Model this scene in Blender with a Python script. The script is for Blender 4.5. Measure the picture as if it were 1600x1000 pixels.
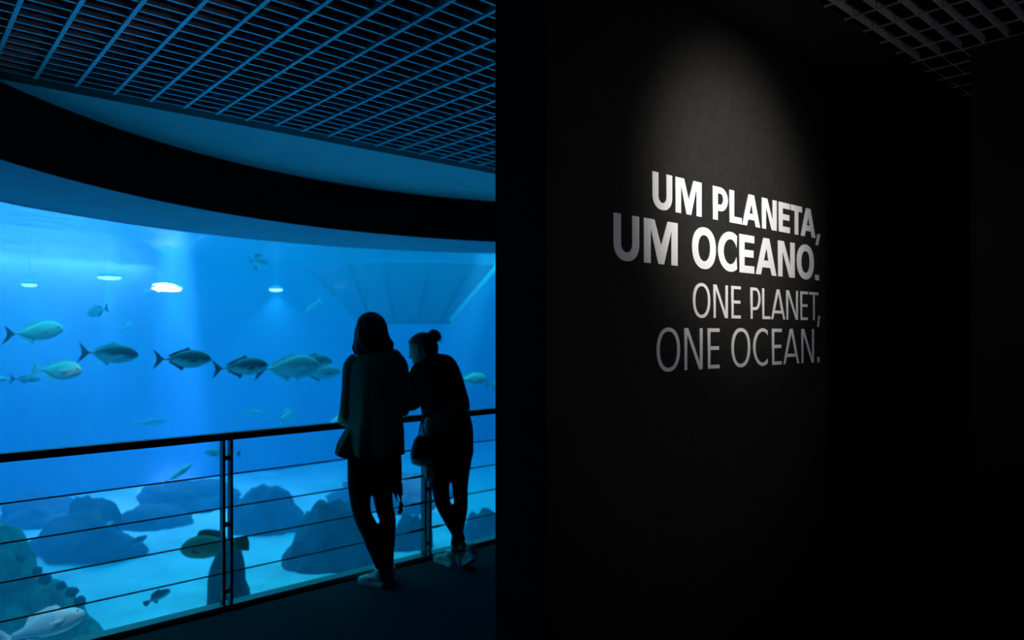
import bpy, bmesh, math, random
from mathutils import Vector, Matrix, noise

random.seed(7)
for o in list(bpy.data.objects):
    bpy.data.objects.remove(o)
scene = bpy.context.scene
COL = scene.collection

# ------------------------------------------------------------------ camera
FPX, CX, CY, EYE = 1116.0, 800.0, 519.0, 1.56
FWD = Vector((0.6616, 0.7499, 0.0)).normalized()
RGT = Vector((FWD.y, -FWD.x, 0.0))
UP = Vector((0, 0, 1))
cd = bpy.data.cameras.new('camera')
cam = bpy.data.objects.new('camera', cd)
COL.objects.link(cam)
cam.location = (0, 0, EYE)
cam.rotation_euler = (math.pi / 2, 0, math.atan2(-FWD.x, FWD.y))
cd.lens = FPX * 36 / 1600
cd.sensor_width = 36
cd.shift_y = (CY - 500) / 1600
cd.clip_start = 0.05
cd.clip_end = 200
cd.dof.use_dof = True
cd.dof.focus_distance = 2.6
cd.dof.aperture_fstop = 2.2
scene.camera = cam

# ------------------------------------------------------------------ view, world, lights
scene.view_settings.view_transform = 'Standard'
scene.view_settings.look = 'None'
scene.view_settings.gamma = 1
scene.view_settings.exposure = 0
scene.view_settings.use_curve_mapping = False
cy = scene.cycles
cy.volume_bounces = 3
cy.max_bounces = 8
cy.diffuse_bounces = 3
cy.glossy_bounces = 3
cy.transparent_max_bounces = 24
cy.sample_clamp_indirect = 8

world = bpy.data.worlds.new('world')
scene.world = world
world.use_nodes = True
wb = world.node_tree.nodes['Background']
wb.inputs[0].default_value = (0.55, 0.5, 0.8, 1)
wb.inputs[1].default_value = 0.0006


def aim(o, target):
    d = Vector(target) - o.location
    o.rotation_euler = d.to_track_quat('-Z', 'Y').to_euler()


def area(name, loc, target, sx, sy, power, color):
    l = bpy.data.lights.new(name, 'AREA')
    l.shape = 'RECTANGLE'
    l.size, l.size_y, l.energy, l.color = sx, sy, power, color
    o = bpy.data.objects.new(name, l)
    COL.objects.link(o)
    o.location = loc
    aim(o, target)
    return o


def spot(name, loc, target, power, deg, blend, color, rad=0.05):
    l = bpy.data.lights.new(name, 'SPOT')
    l.energy, l.spot_size, l.spot_blend, l.color = power, math.radians(deg), blend, color
    l.shadow_soft_size = rad
    o = bpy.data.objects.new(name, l)
    COL.objects.link(o)
    o.location = loc
    aim(o, target)
    return o


ZW = 2.68           # water surface of the tank
BLUE = (0.02, 0.86, 0.93)
CYAN = (0.12, 0.95, 1.0)
# the lamp field above the tank
area('tank_lamp_field', (5.0, 9.3, 3.9), (5.0, 9.3, 0), 12.6, 6.8, 720, BLUE)
area('tank_lamp_left', (0.8, 9.0, 3.8), (0.8, 9.2, 0), 3.5, 6.0, 55, CYAN)
# lamp row along the far tank wall
area('tank_wall_washer', (1.0, 12.72, 3.0), (1.0, 12.98, 2.2), 4.6, 0.1, 300, (0.9, 0.9, 1.0))
# exhibit spotlight on the lettering, and two unseen fills added for dim light on letters and grating
spot('text_spotlight', (2.10, 0.20, 2.50), (2.466, 1.513, 2.105), 138, 50, 1.0, (1.0, 0.98, 0.93), 0.12)
spot('letter_fill', (3.1, -1.9, 1.7), (2.40, 1.513, 1.66), 62, 46, 1.0, (0.86, 0.86, 1.0), 0.3)
area('grating_fill', (3.12, -1.9, 1.6), (3.0, 1.0, 2.7), 0.25, 0.4, 1.6, (0.75, 0.68, 1.0))


def P(px, py, d):
    """A point seen at picture position (px, py) and d metres in front of the camera."""
    return Vector((0, 0, EYE)) + FWD * d + RGT * ((px - CX) * d / FPX) + UP * (-(py - CY) * d / FPX)


for (px, d, pw, deg, colr, dx) in ((266, 8.6, 26000, 11, (1.0, 0.55, 1.0), 16), (432, 10.5, 9000, 2.2, (0.4, 0.9, 1.0), 0)):
    q = P(px, 430, d)
    e = P(px + dx, 519, d + (3.2 if d < 10 else 1.0))
    spot('tank_spotlight', (q.x, q.y, 4.6), (e.x, e.y, -1.0), pw, deg, 0.4, colr, 0.08)
q = P(84, 975, 5.5)
spot('tank_spotlight', (q.x + 0.15, q.y + 0.05, 3.8), (q.x, q.y, q.z), 520, 15, 0.8, (1.0, 0.95, 1.0), 0.08)  # spot added to brighten the pale corner fish
q = P(745, 430, 10.9)
spot('glare_spot', (q.x + 0.3, q.y - 0.6, 4.2), (q.x, q.y, 2.2), 3000, 14, 0.6, (0.7, 0.9, 1.0), 0.08)  # added lamp that lights the white glare strip on the panels


# ------------------------------------------------------------------ materials
def mat(name, color, rough=0.6, metal=0.0, spec=0.5, var=0.0, vscale=8.0, bump=0.0, bscale=40.0):
    m = bpy.data.materials.new(name)
    m.use_nodes = True
    nt = m.node_tree
    b = nt.nodes['Principled BSDF']
    b.inputs['Base Color'].default_value = (*color, 1)
    b.inputs['Roughness'].default_value = rough
    b.inputs['Metallic'].default_value = metal
    b.inputs['Specular IOR Level'].default_value = spec
    if var > 0:
        tc = nt.nodes.new('ShaderNodeTexCoord')
        n = nt.nodes.new('ShaderNodeTexNoise')
        n.inputs['Scale'].default_value = vscale
        n.inputs['Detail'].default_value = 4
        nt.links.new(tc.outputs['Object'], n.inputs['Vector'])
        r = nt.nodes.new('ShaderNodeMapRange')
        r.inputs['From Min'].default_value = 0.3
        r.inputs['From Max'].default_value = 0.7
        r.inputs['To Min'].default_value = 1 - var
        r.inputs['To Max'].default_value = 1 + var
        nt.links.new(n.outputs['Fac'], r.inputs['Value'])
        mx = nt.nodes.new('ShaderNodeVectorMath')
        mx.operation = 'SCALE'
        mx.inputs[0].default_value = color
        nt.links.new(r.outputs['Result'], mx.inputs['Scale'])
        nt.links.new(mx.outputs['Vector'], b.inputs['Base Color'])
    if bump > 0:
        tc = nt.nodes.new('ShaderNodeTexCoord')
        n = nt.nodes.new('ShaderNodeTexNoise')
        n.inputs['Scale'].default_value = bscale
        n.inputs['Detail'].default_value = 3
        nt.links.new(tc.outputs['Object'], n.inputs['Vector'])
        bp = nt.nodes.new('ShaderNodeBump')
        bp.inputs['Strength'].default_value = bump
        bp.inputs['Distance'].default_value = 0.02
        nt.links.new(n.outputs['Fac'], bp.inputs['Height'])
        nt.links.new(bp.outputs['Normal'], b.inputs['Normal'])
    return m


M_BLACKWALL = mat('black_wall_paint', (0.019, 0.0185, 0.017), 0.8, spec=0.1, var=0.12, vscale=30, bump=0.15, bscale=220)
M_DARKWALL = mat('dark_wall_paint', (0.034, 0.030, 0.034), 0.8, spec=0.2, var=0.1)
M_VOID = mat('ceiling_void_paint', (0.004, 0.004, 0.004), 0.9, spec=0.0)
M_SOFFIT = mat('soffit_paint', (0.05, 0.045, 0.05), 0.8, spec=0.1, var=0.1)
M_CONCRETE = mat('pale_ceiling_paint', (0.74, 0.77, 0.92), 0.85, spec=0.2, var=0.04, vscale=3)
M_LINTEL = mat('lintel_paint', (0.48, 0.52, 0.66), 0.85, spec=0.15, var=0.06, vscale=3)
M_LINTEL_SHADE = mat('lintel_shade_black', (0.012, 0.012, 0.013), 0.85, spec=0.1)
M_GRATE = mat('grating_paint', (0.66, 0.66, 0.66), 0.32, metal=0.35, spec=0.6)
M_GFRAME = mat('grating_frame_paint', (0.014, 0.014, 0.014), 0.6, spec=0.3)
M_CARPET = mat('dark_carpet', (0.036, 0.042, 0.056), 0.95, spec=0.1, var=0.45, vscale=160, bump=0.5, bscale=260)
M_METAL = mat('dark_painted_steel', (0.05, 0.055, 0.06), 0.42, metal=0.6, spec=0.5)
M_POST = mat('grey_steel', (0.16, 0.16, 0.17), 0.4, metal=0.7)
M_KERB = mat('steel_kerb', (0.20, 0.20, 0.22), 0.5, metal=0.3)
M_LETTER = mat('white_vinyl', (0.80, 0.80, 0.79), 0.6, spec=0.3)
M_SAND = mat('sand', (0.80, 0.92, 0.80), 0.95, spec=0.1, var=0.18, vscale=2.2, bump=0.6, bscale=14)
M_ROCK = mat('reef_rock', (0.10, 0.12, 0.13), 0.9, spec=0.2, var=0.4, vscale=3.5, bump=0.8, bscale=9)
M_CORAL = mat('algae_rock', (0.14, 0.34, 0.24), 0.9, spec=0.2, var=0.5, vscale=6, bump=0.9, bscale=16)
M_TANKWALL = mat('tank_wall_paint', (0.22, 0.30, 0.38), 0.8, spec=0.2, var=0.15, vscale=0.8)
M_PANEL = mat('reflection_panel', (0.07, 0.12, 0.17), 0.18, spec=0.6)
M_SEAM = mat('reflection_seam', (0.02, 0.04, 0.06), 0.7)
M_SKIN = mat('skin', (0.46, 0.28, 0.20), 0.55, spec=0.35)
M_HAIR = mat('dark_hair', (0.012, 0.009, 0.008), 0.5, spec=0.35)
M_HAIR2 = mat('brown_hair', (0.025, 0.017, 0.012), 0.5, spec=0.35)
M_SHIRT = mat('khaki_cotton', (0.23, 0.26, 0.18), 0.9, spec=0.1, var=0.12, vscale=30)
M_CUFF = mat('pale_cotton', (0.55, 0.58, 0.36), 0.9, spec=0.1)
M_LEGS = mat('black_leggings', (0.012, 0.012, 0.013), 0.85, spec=0.15)
M_SWEATER = mat('black_knit', (0.012, 0.012, 0.012), 0.95, spec=0.1, bump=0.3, bscale=120)
M_JACKET = mat('charcoal_cloth', (0.05, 0.055, 0.055), 0.9, spec=0.1, var=0.15, vscale=25)
M_PALECLOTH = mat('pale_cloth', (0.75, 0.80, 0.76), 0.9, spec=0.1)
M_SHOE = mat('pale_shoe_mesh', (0.80, 0.80, 0.78), 0.8, spec=0.2, var=0.35, vscale=30)
M_SOLE = mat('white_rubber', (0.85, 0.85, 0.83), 0.7, spec=0.3)
M_BAG = mat('navy_leather', (0.03, 0.035, 0.055), 0.5, spec=0.4)
M_BAGTRIM = mat('pale_leather', (0.60, 0.64, 0.56), 0.6, spec=0.3)
M_FIN_W = mat('white_fin', (0.85, 0.84, 0.82), 0.5)
M_EYE = mat('dark_eye', (0.01, 0.01, 0.012), 0.2)
M_SCLERA = mat('eye_white', (0.6, 0.6, 0.58), 0.3)

# clear acrylic
M_GLASS = bpy.data.materials.new('clear_acrylic')
M_GLASS.use_nodes = True
nt = M_GLASS.node_tree
nt.nodes.clear()
out = nt.nodes.new('ShaderNodeOutputMaterial')
tr = nt.nodes.new('ShaderNodeBsdfTransparent')
tr.inputs[0].default_value = (0.96, 0.98, 0.99, 1)
nt.links.new(tr.outputs[0], out.inputs['Surface'])

# tank water: scattering and absorbing volume
M_WATER = bpy.data.materials.new('tank_water')
M_WATER.use_nodes = True
nt = M_WATER.node_tree
nt.nodes.clear()
out = nt.nodes.new('ShaderNodeOutputMaterial')
vs = nt.nodes.new('ShaderNodeVolumeScatter')
vs.inputs['Color'].default_value = (0.08, 0.62, 1.0, 1)
vs.inputs['Density'].default_value = 0.13
vs.inputs['Anisotropy'].default_value = 0.0
va = nt.nodes.new('ShaderNodeVolumeAbsorption')
va.inputs['Color'].default_value = (0.22, 0.72, 0.96, 1)
va.inputs['Density'].default_value = 0.45
ad = nt.nodes.new('ShaderNodeAddShader')
nt.links.new(vs.outputs[0], ad.inputs[0])
nt.links.new(va.outputs[0], ad.inputs[1])
nt.links.new(ad.outputs[0], out.inputs['Volume'])

# rippled underside of the surface: mirror at grazing angles, clear when steep
M_SURF = bpy.data.materials.new('water_surface')
M_SURF.use_nodes = True
nt = M_SURF.node_tree
nt.nodes.clear()
out = nt.nodes.new('ShaderNodeOutputMaterial')
tc = nt.nodes.new('ShaderNodeTexCoord')
nz = nt.nodes.new('ShaderNodeTexNoise')
nz.inputs['Scale'].default_value = 6.0
nz.inputs['Detail'].default_value = 5
nt.links.new(tc.outputs['Object'], nz.inputs['Vector'])
bp = nt.nodes.new('ShaderNodeBump')
bp.inputs['Strength'].default_value = 0.7
bp.inputs['Distance'].default_value = 0.10
nt.links.new(nz.outputs['Fac'], bp.inputs['Height'])
gl = nt.nodes.new('ShaderNodeBsdfGlossy')
gl.inputs['Color'].default_value = (0.95, 0.97, 1, 1)
gl.inputs['Roughness'].default_value = 0.06
nt.links.new(bp.outputs['Normal'], gl.inputs['Normal'])
tr = nt.nodes.new('ShaderNodeBsdfTransparent')
lw = nt.nodes.new('ShaderNodeLayerWeight')
mr = nt.nodes.new('ShaderNodeMapRange')
mr.inputs['From Min'].default_value = 0.42
mr.inputs['From Max'].default_value = 0.64
nt.links.new(bp.outputs['Normal'], lw.inputs['Normal'])
nt.links.new(lw.outputs['Facing'], mr.inputs['Value'])
mx = nt.nodes.new('ShaderNodeMixShader')
nt.links.new(mr.outputs['Result'], mx.inputs[0])
nt.links.new(tr.outputs[0], mx.inputs[1])
nt.links.new(gl.outputs[0], mx.inputs[2])
nt.links.new(mx.outputs[0], out.inputs['Surface'])


# ------------------------------------------------------------------ object helpers
def link(name, me, material=None, parent=None, origin=None, smooth=False):
    if material is not None and not me.materials:
        me.materials.append(material)
    if origin is not None:
        me.transform(Matrix.Translation(-Vector(origin)))
    if smooth:
        me.polygons.foreach_set('use_smooth', [True] * len(me.polygons))
    o = bpy.data.objects.new(name, me)
    COL.objects.link(o)
    if parent is not None:
        o.parent = parent
        o.location = (0, 0, 0)
    elif origin is not None:
        o.location = origin
    return o


def bm_obj(name, bm, material, parent=None, origin=None, smooth=False):
    bmesh.ops.recalc_face_normals(bm, faces=bm.faces[:])
    me = bpy.data.meshes.new(name)
    bm.to_mesh(me)
    bm.free()
    return link(name, me, material, parent, origin, smooth)


def empty(name, loc):
    o = bpy.data.objects.new(name, None)
    COL.objects.link(o)
    o.location = loc
    o.empty_display_size = 0.1
    return o


def tag(o, label=None, cat=None, group=None, kind=None):
    if label:
        o['label'] = label
    if cat:
        o['category'] = cat
    if group:
        o['group'] = group
    if kind:
        o['kind'] = kind
    return o


def add_box(bm, x0, x1, y0, y1, z0, z1):
    vs_ = [bm.verts.new(p) for p in ((x0, y0, z0), (x1, y0, z0), (x1, y1, z0), (x0, y1, z0),
                                     (x0, y0, z1), (x1, y0, z1), (x1, y1, z1), (x0, y1, z1))]
    for f in ((0, 3, 2, 1), (4, 5, 6, 7), (0, 1, 5, 4), (1, 2, 6, 5), (2, 3, 7, 6), (3, 0, 4, 7)):
        bm.faces.new([vs_[i] for i in f])


def add_prism(bm, poly, z0, z1):
    lo = [bm.verts.new((p[0], p[1], z0)) for p in poly]
    hi = [bm.verts.new((p[0], p[1], z1)) for p in poly]
    n = len(poly)
    bm.faces.new(lo[::-1])
    bm.faces.new(hi)
    for i in range(n):
        bm.faces.new((lo[i], lo[(i + 1) % n], hi[(i + 1) % n], hi[i]))


def add_strip_prism(bm, A, B, z0, z1):
    """Solid between two polylines A and B of equal length."""
    n = len(A)
    g = [[bm.verts.new((p[0], p[1], z)) for p in L] for L in (A, B) for z in (z0, z1)]
    a0, a1, b0, b1 = g
    for i in range(n - 1):
        bm.faces.new((a0[i], a0[i + 1], a1[i + 1], a1[i]))
        bm.faces.new((b0[i], b1[i], b1[i + 1], b0[i + 1]))
        bm.faces.new((a0[i], b0[i], b0[i + 1], a0[i + 1]))
        bm.faces.new((a1[i], a1[i + 1], b1[i + 1], b1[i]))
    bm.faces.new((a0[0], a1[0], b1[0], b0[0]))
    bm.faces.new((a0[-1], b0[-1], b1[-1], a1[-1]))


def box_obj(name, dims, material, parent=None, origin=None, bevel=0.0):
    bm = bmesh.new()
    add_box(bm, *dims)
    if bevel:
        bmesh.ops.bevel(bm, geom=bm.edges[:], offset=bevel, segments=2, affect='EDGES')
    return bm_obj(name, bm, material, parent, origin)


def tube(bm, pts, radii, n=10, cap=True, side=None, mod=None):
    """Loft of ellipses along pts; radii entries are r or (r_side, r_depth)."""
    pts = [Vector(p) for p in pts]
    m = len(pts)
    s = None
    rings = []
    for i in range(m):
        t = (pts[min(i + 1, m - 1)] - pts[max(i - 1, 0)]).normalized()
        if s is None:
            s = Vector(side) if side is not None else RGT.copy()
            if abs(s.dot(t)) > 0.9:
                s = UP.copy() if abs(t.z) < 0.9 else FWD.copy()
        s = (s - t * s.dot(t)).normalized()
        d = t.cross(s)
        r = radii[i] if not isinstance(radii, (int, float)) else radii
        ra, rb = (r, r) if isinstance(r, (int, float)) else r
        ring = []
        for k in range(n):
            a = 2 * math.pi * k / n
            q = mod(i, a) if mod else 1.0
            ring.append(bm.verts.new(pts[i] + s * (ra * q * math.cos(a)) + d * (rb * q * math.sin(a))))
        rings.append(ring)
    for i in range(m - 1):
        for k in range(n):
            bm.faces.new((rings[i][k], rings[i][(k + 1) % n], rings[i + 1][(k + 1) % n], rings[i + 1][k]))
    if cap:
        bm.faces.new(rings[0][::-1])
        bm.faces.new(rings[-1])
    return rings


def smoothed(rings, sub=3):
    """Catmull-Rom resampling of rings given as tuples of numbers."""
    out_ = []
    n = len(rings)
    for i in range(n - 1):
        p0, p1, p2, p3 = rings[max(i - 1, 0)], rings[i], rings[i + 1], rings[min(i + 2, n - 1)]
        for j in range(sub):
            t = j / sub
            out_.append(tuple(0.5 * (2 * b + (c - a) * t + (2 * a - 5 * b + 4 * c - d) * t * t + (3 * b - a - 3 * c + d) * t ** 3)
                              for a, b, c, d in zip(p0, p1, p2, p3)))
    out_.append(tuple(rings[-1]))
    return out_


def limb(bm, spec, n=16, sub=3, mod=None):
    """spec: (px, py, depth, half width in picture px, depth radius in m)."""
    sp = smoothed(spec, sub)
    pts = [P(a[0], a[1], a[2]) for a in sp]
    rad = [(max(a[3], 0.5) * a[2] / FPX, max(a[4], 0.003)) for a in sp]
    return tube(bm, pts, rad, n=n, mod=mod)


def remeshed(bm, voxel, smooth_it=4, name='mesh'):
    bmesh.ops.recalc_face_normals(bm, faces=bm.faces[:])
    me = bpy.data.meshes.new(name)
    bm.to_mesh(me)
    bm.free()
    o = bpy.data.objects.new('temporary', me)
    COL.objects.link(o)
    r = o.modifiers.new('r', 'REMESH')
    r.mode = 'VOXEL'
    r.voxel_size = voxel
    if smooth_it:
        s = o.modifiers.new('s', 'SMOOTH')
        s.iterations = smooth_it
        s.factor = 0.5
    dg = bpy.context.evaluated_depsgraph_get()
    res = bpy.data.meshes.new_from_object(o.evaluated_get(dg))
    bpy.data.objects.remove(o)
    res.name = name
    return res


# ------------------------------------------------------------------ geometry of the room
VWALL = 1.513       # face of the lettered wall
VRAIL = 4.09
ZSLAB = 2.74
ZGRATE = 2.70
ZLINT = 2.38


def arc(cu, cv, r, u0, u1, n, ul, ur):
    """Arc over u0..u1 with straight tangents out to ul and ur."""
    pts = []
    for i in range(n + 1):
        u = u0 + (u1 - u0) * i / n
        pts.append((u, cv + math.sqrt(r * r - (u - cu) ** 2)))
    def slope(u):
        return -(u - cu) / math.sqrt(r * r - (u - cu) ** 2)
    a, b = pts[0], pts[-1]
    sl, sr = slope(u0), slope(u1)
    return [(ul, a[1] + sl * (ul - u0))] + pts + [(ur, b[1] + sr * (ur - u1))]


LIN = arc(2.91, 1.709, 3.473, 0.40, 4.5, 36, -0.9, 6.2)
GLS = arc(2.811, 2.451, 3.718, 0.40, 5.0, 36, -2.2, 7.4)
GLS_IN = [(p[0], p[1] + 0.10) for p in GLS]

# floor with its carpet, up to the kerb
tag(box_obj('floor', (-2.0, 5.6, -2.2, 4.14, -0.25, 0.0), M_CARPET), 'dark navy carpet floor of the viewing gallery', kind='structure')
# unseen lower moat floor, made pale to bounce tank light onto the ceiling
tag(box_obj('floor_moat', (-2.2, 7.2, 4.16, 6.6, -1.6, -1.45), M_CONCRETE), kind='structure')
# lettered wall (L-shaped end seen from its edge)
wall = box_obj('wall_front', (1.47, 4.06, VWALL, 1.746, 0.0, 3.4), M_BLACKWALL)
tag(wall, 'matte black wall carrying the white lettering', kind='structure')
tag(box_obj('wall_right', (4.06, 4.25, 0.9, VWALL + 0.23, 0.0, 3.4), M_DARKWALL), 'dark wall closing the corner right of the lettering', kind='structure')
tag(box_obj('wall_near', (3.254, 4.06, -2.2, 0.924, 0.0, 2.69), M_DARKWALL), 'dark wall jutting out at the right edge', kind='structure')
tag(box_obj('wall_side', (-2.1, -2.0, -2.2, 4.14, -0.25, 3.6), M_DARKWALL), kind='structure')
tag(box_obj('wall_back', (-2.0, 5.6, -2.3, -2.2, -0.25, 3.6), M_DARKWALL), kind='structure')
tag(box_obj('wall_far_end', (5.6, 5.7, 1.7, 5.2, -0.25, 3.6), M_DARKWALL), kind='structure')
tag(box_obj('ceiling_void', (-2.0, 5.6, -2.2, 5.6, 3.5, 3.6), M_VOID), kind='structure')
# soffit between the lettered wall and the right grating
tag(box_obj('ceiling_soffit', (1.20, 4.06, 1.174, VWALL + 0.233, ZSLAB, 2.86), M_SOFFIT), 'dark soffit above the lettered wall', kind='structure')
lip = box_obj('trim_3', (1.20, 3.95, 1.166, 1.174, ZSLAB - 0.004, 2.80), M_POST)  # added pale strip: the lit soffit edge given as colour
tag(lip, 'thin pale strip for the lit edge of the dark soffit', kind='structure')
# pale concrete ceiling slab between the left grating and the lintel
poly = [(-0.9, 3.945)] + [(min(max(p[0], -0.9), 5.6), p[1] + 0.03) for p in LIN if p[1] > 3.9] + [(5.6, 3.945)]
poly = [p for p in poly if p[0] > -0.2 or p[1] < 3.95]
bm = bmesh.new()
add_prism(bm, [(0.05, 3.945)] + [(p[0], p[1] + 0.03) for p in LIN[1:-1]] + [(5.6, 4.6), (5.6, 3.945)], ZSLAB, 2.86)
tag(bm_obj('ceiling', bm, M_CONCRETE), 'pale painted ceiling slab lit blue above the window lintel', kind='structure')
# curved lintel over the aquarium window
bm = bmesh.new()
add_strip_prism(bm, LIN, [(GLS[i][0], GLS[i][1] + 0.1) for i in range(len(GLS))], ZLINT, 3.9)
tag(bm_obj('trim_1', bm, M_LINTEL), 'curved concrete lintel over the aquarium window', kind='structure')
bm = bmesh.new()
add_strip_prism(bm, [(p[0], p[1] - 0.012) for p in LIN], [(p[0], p[1] + 0.004) for p in LIN], ZLINT - 0.004, 3.5)  # added black strip: shade of the backlit lintel front as colour
tag(bm_obj('trim_2', bm, M_LINTEL_SHADE), 'curved black strip giving the lintel front its shade', kind='structure')

# window: acrylic pane
bm = bmesh.new()
add_strip_prism(bm, GLS, [(p[0], p[1] + 0.08) for p in GLS], -1.45, ZLINT)
tag(bm_obj('window_1', bm, M_GLASS), 'clear curved acrylic aquarium window', kind='structure')

# ------------------------------------------------------------------ gratings
def bar_mesh(name, axis, length, thin=False):
    bm = bmesh.new()
    if thin:
        if axis == 'u':
            add_box(bm, 0, length, -0.004, 0.004, 0, 0.034)
        else:
            add_box(bm, -0.0028, 0.0028, 0, length, -0.005, 0.002)
    elif axis == 'u':
        add_box(bm, 0, length, -0.0055, 0.0055, 0, 0.016)
    else:
        add_box(bm, -0.0075, 0.0075, 0, length, -0.006, 0.020)
    bmesh.ops.recalc_face_normals(bm, faces=bm.faces[:])
    me = bpy.data.meshes.new(name)
    bm.to_mesh(me)
    bm.free()
    me.materials.append(M_GRATE)
    return me


def grating(u0, u1, v0, v1, label, uref, vref, thin=False):
    root = empty('ceiling_grating', (u0, v0, ZGRATE))
    tag(root, label, 'ceiling grating')
    mu = bar_mesh('long_bar', 'u', u1 - u0, thin)
    mv = bar_mesh('cross_bar', 'v', v1 - v0, thin)
    v = vref
    while v > v0 + 0.02:
        v -= 0.079
    v += 0.079
    while v < v1 - 0.003:
        o = link('long_bar', mu, None, root)
        o.location = (0, v - v0, 0)
        v += 0.079
    u = uref
    while u > u0 + 0.02:
        u -= 0.1585
    u += 0.1585
    while u < u1 - 0.003:
        o = link('cross_bar', mv, None, root)
        o.location = (u - u0, 0, 0)
        u += 0.1585
    return root


g1 = grating(-1.2, 5.5, 1.80, 3.815, 'open metal grid ceiling lit blue above the aquarium railing', 0.515, 3.805)
box_obj('frame', (0, 6.7, 2.018, 2.14, 0.0, 0.05), M_GFRAME, g1)
g2 = grating(0.6, 4.0, -0.6, 1.150, 'dark open metal grid ceiling in the corner right of the lettering', 2.788, 1.118, True)
box_obj('frame', (0, 3.4, 1.752, 1.772, -0.002, 0.05), M_GFRAME, g2)

# ------------------------------------------------------------------ railing
rail = empty('railing', (2.0, VRAIL, 0))
tag(rail, 'dark metal railing with horizontal cables in front of the aquarium', 'railing')
RX0, RX1 = -0.75, 5.55
box_obj('handrail', (RX0 - 2, RX1 - 2, -0.03, 0.03, 0.952, 0.993), M_METAL, rail, bevel=0.006)
box_obj('kerb', (RX0 - 2, RX1 - 2, -0.035, 0.05, 0.0, 0.028), M_KERB, rail, bevel=0.003)
post_u = (0.08, 1.459, 2.820, 4.19)
for z in (0.203, 0.386, 0.570, 0.756):
    bm = bmesh.new()
    tube(bm, [(RX0 - 2, 0, z), (RX1 - 2, 0, z)], 0.0045, n=8, side=(0, 1, 0))
    bm_obj('cable', bm, M_METAL, rail, smooth=True)
for i, u in enumerate(post_u):
    for s in (-1, 1):
        box_obj('post', (u + s * 0.0215 - 0.008 - 2, u + s * 0.0215 + 0.008 - 2, -0.025, 0.025, 0.028, 0.955), M_POST, rail, bevel=0.002)
    for z in (0.10, 0.475, 0.85):
        box_obj('spacer', (u - 0.0135 - 2, u + 0.0135 - 2, -0.012, 0.012, z - 0.012, z + 0.012), M_METAL, rail)
    if i in (2,):
        for z in (0.203, 0.386, 0.570, 0.756):
            for s in (-1, 1):
                bm = bmesh.new()
                x0 = u - 2 + s * 0.031
                tube(bm, [(x0, 0, z), (x0 + s * 0.085, 0, z), (x0 + s * 0.1, 0, z), (x0 + s * 0.145, 0, z)],
                     [0.0085, 0.0085, 0.006, 0.005], n=10, side=(0, 1, 0))
                bm_obj('cable_tensioner', bm, M_METAL, rail, smooth=True)

# ------------------------------------------------------------------ lettering
def ellipse(cx_, cy_, rx, ry, a0, a1, n):
    return [(cx_ + rx * math.cos(a0 + (a1 - a0) * i / n), cy_ + ry * math.sin(a0 + (a1 - a0) * i / n)) for i in range(n + 1)]


def supell(cx_, cy_, rx, ry, a0, a1, n, p=2.25):
    r = []
    for i in range(n + 1):
        a = a0 + (a1 - a0) * i / n
        c, s = math.cos(a), math.sin(a)
        r.append((cx_ + rx * math.copysign(abs(c) ** (2 / p), c), cy_ + ry * math.copysign(abs(s) ** (2 / p), s)))
    return r


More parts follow.
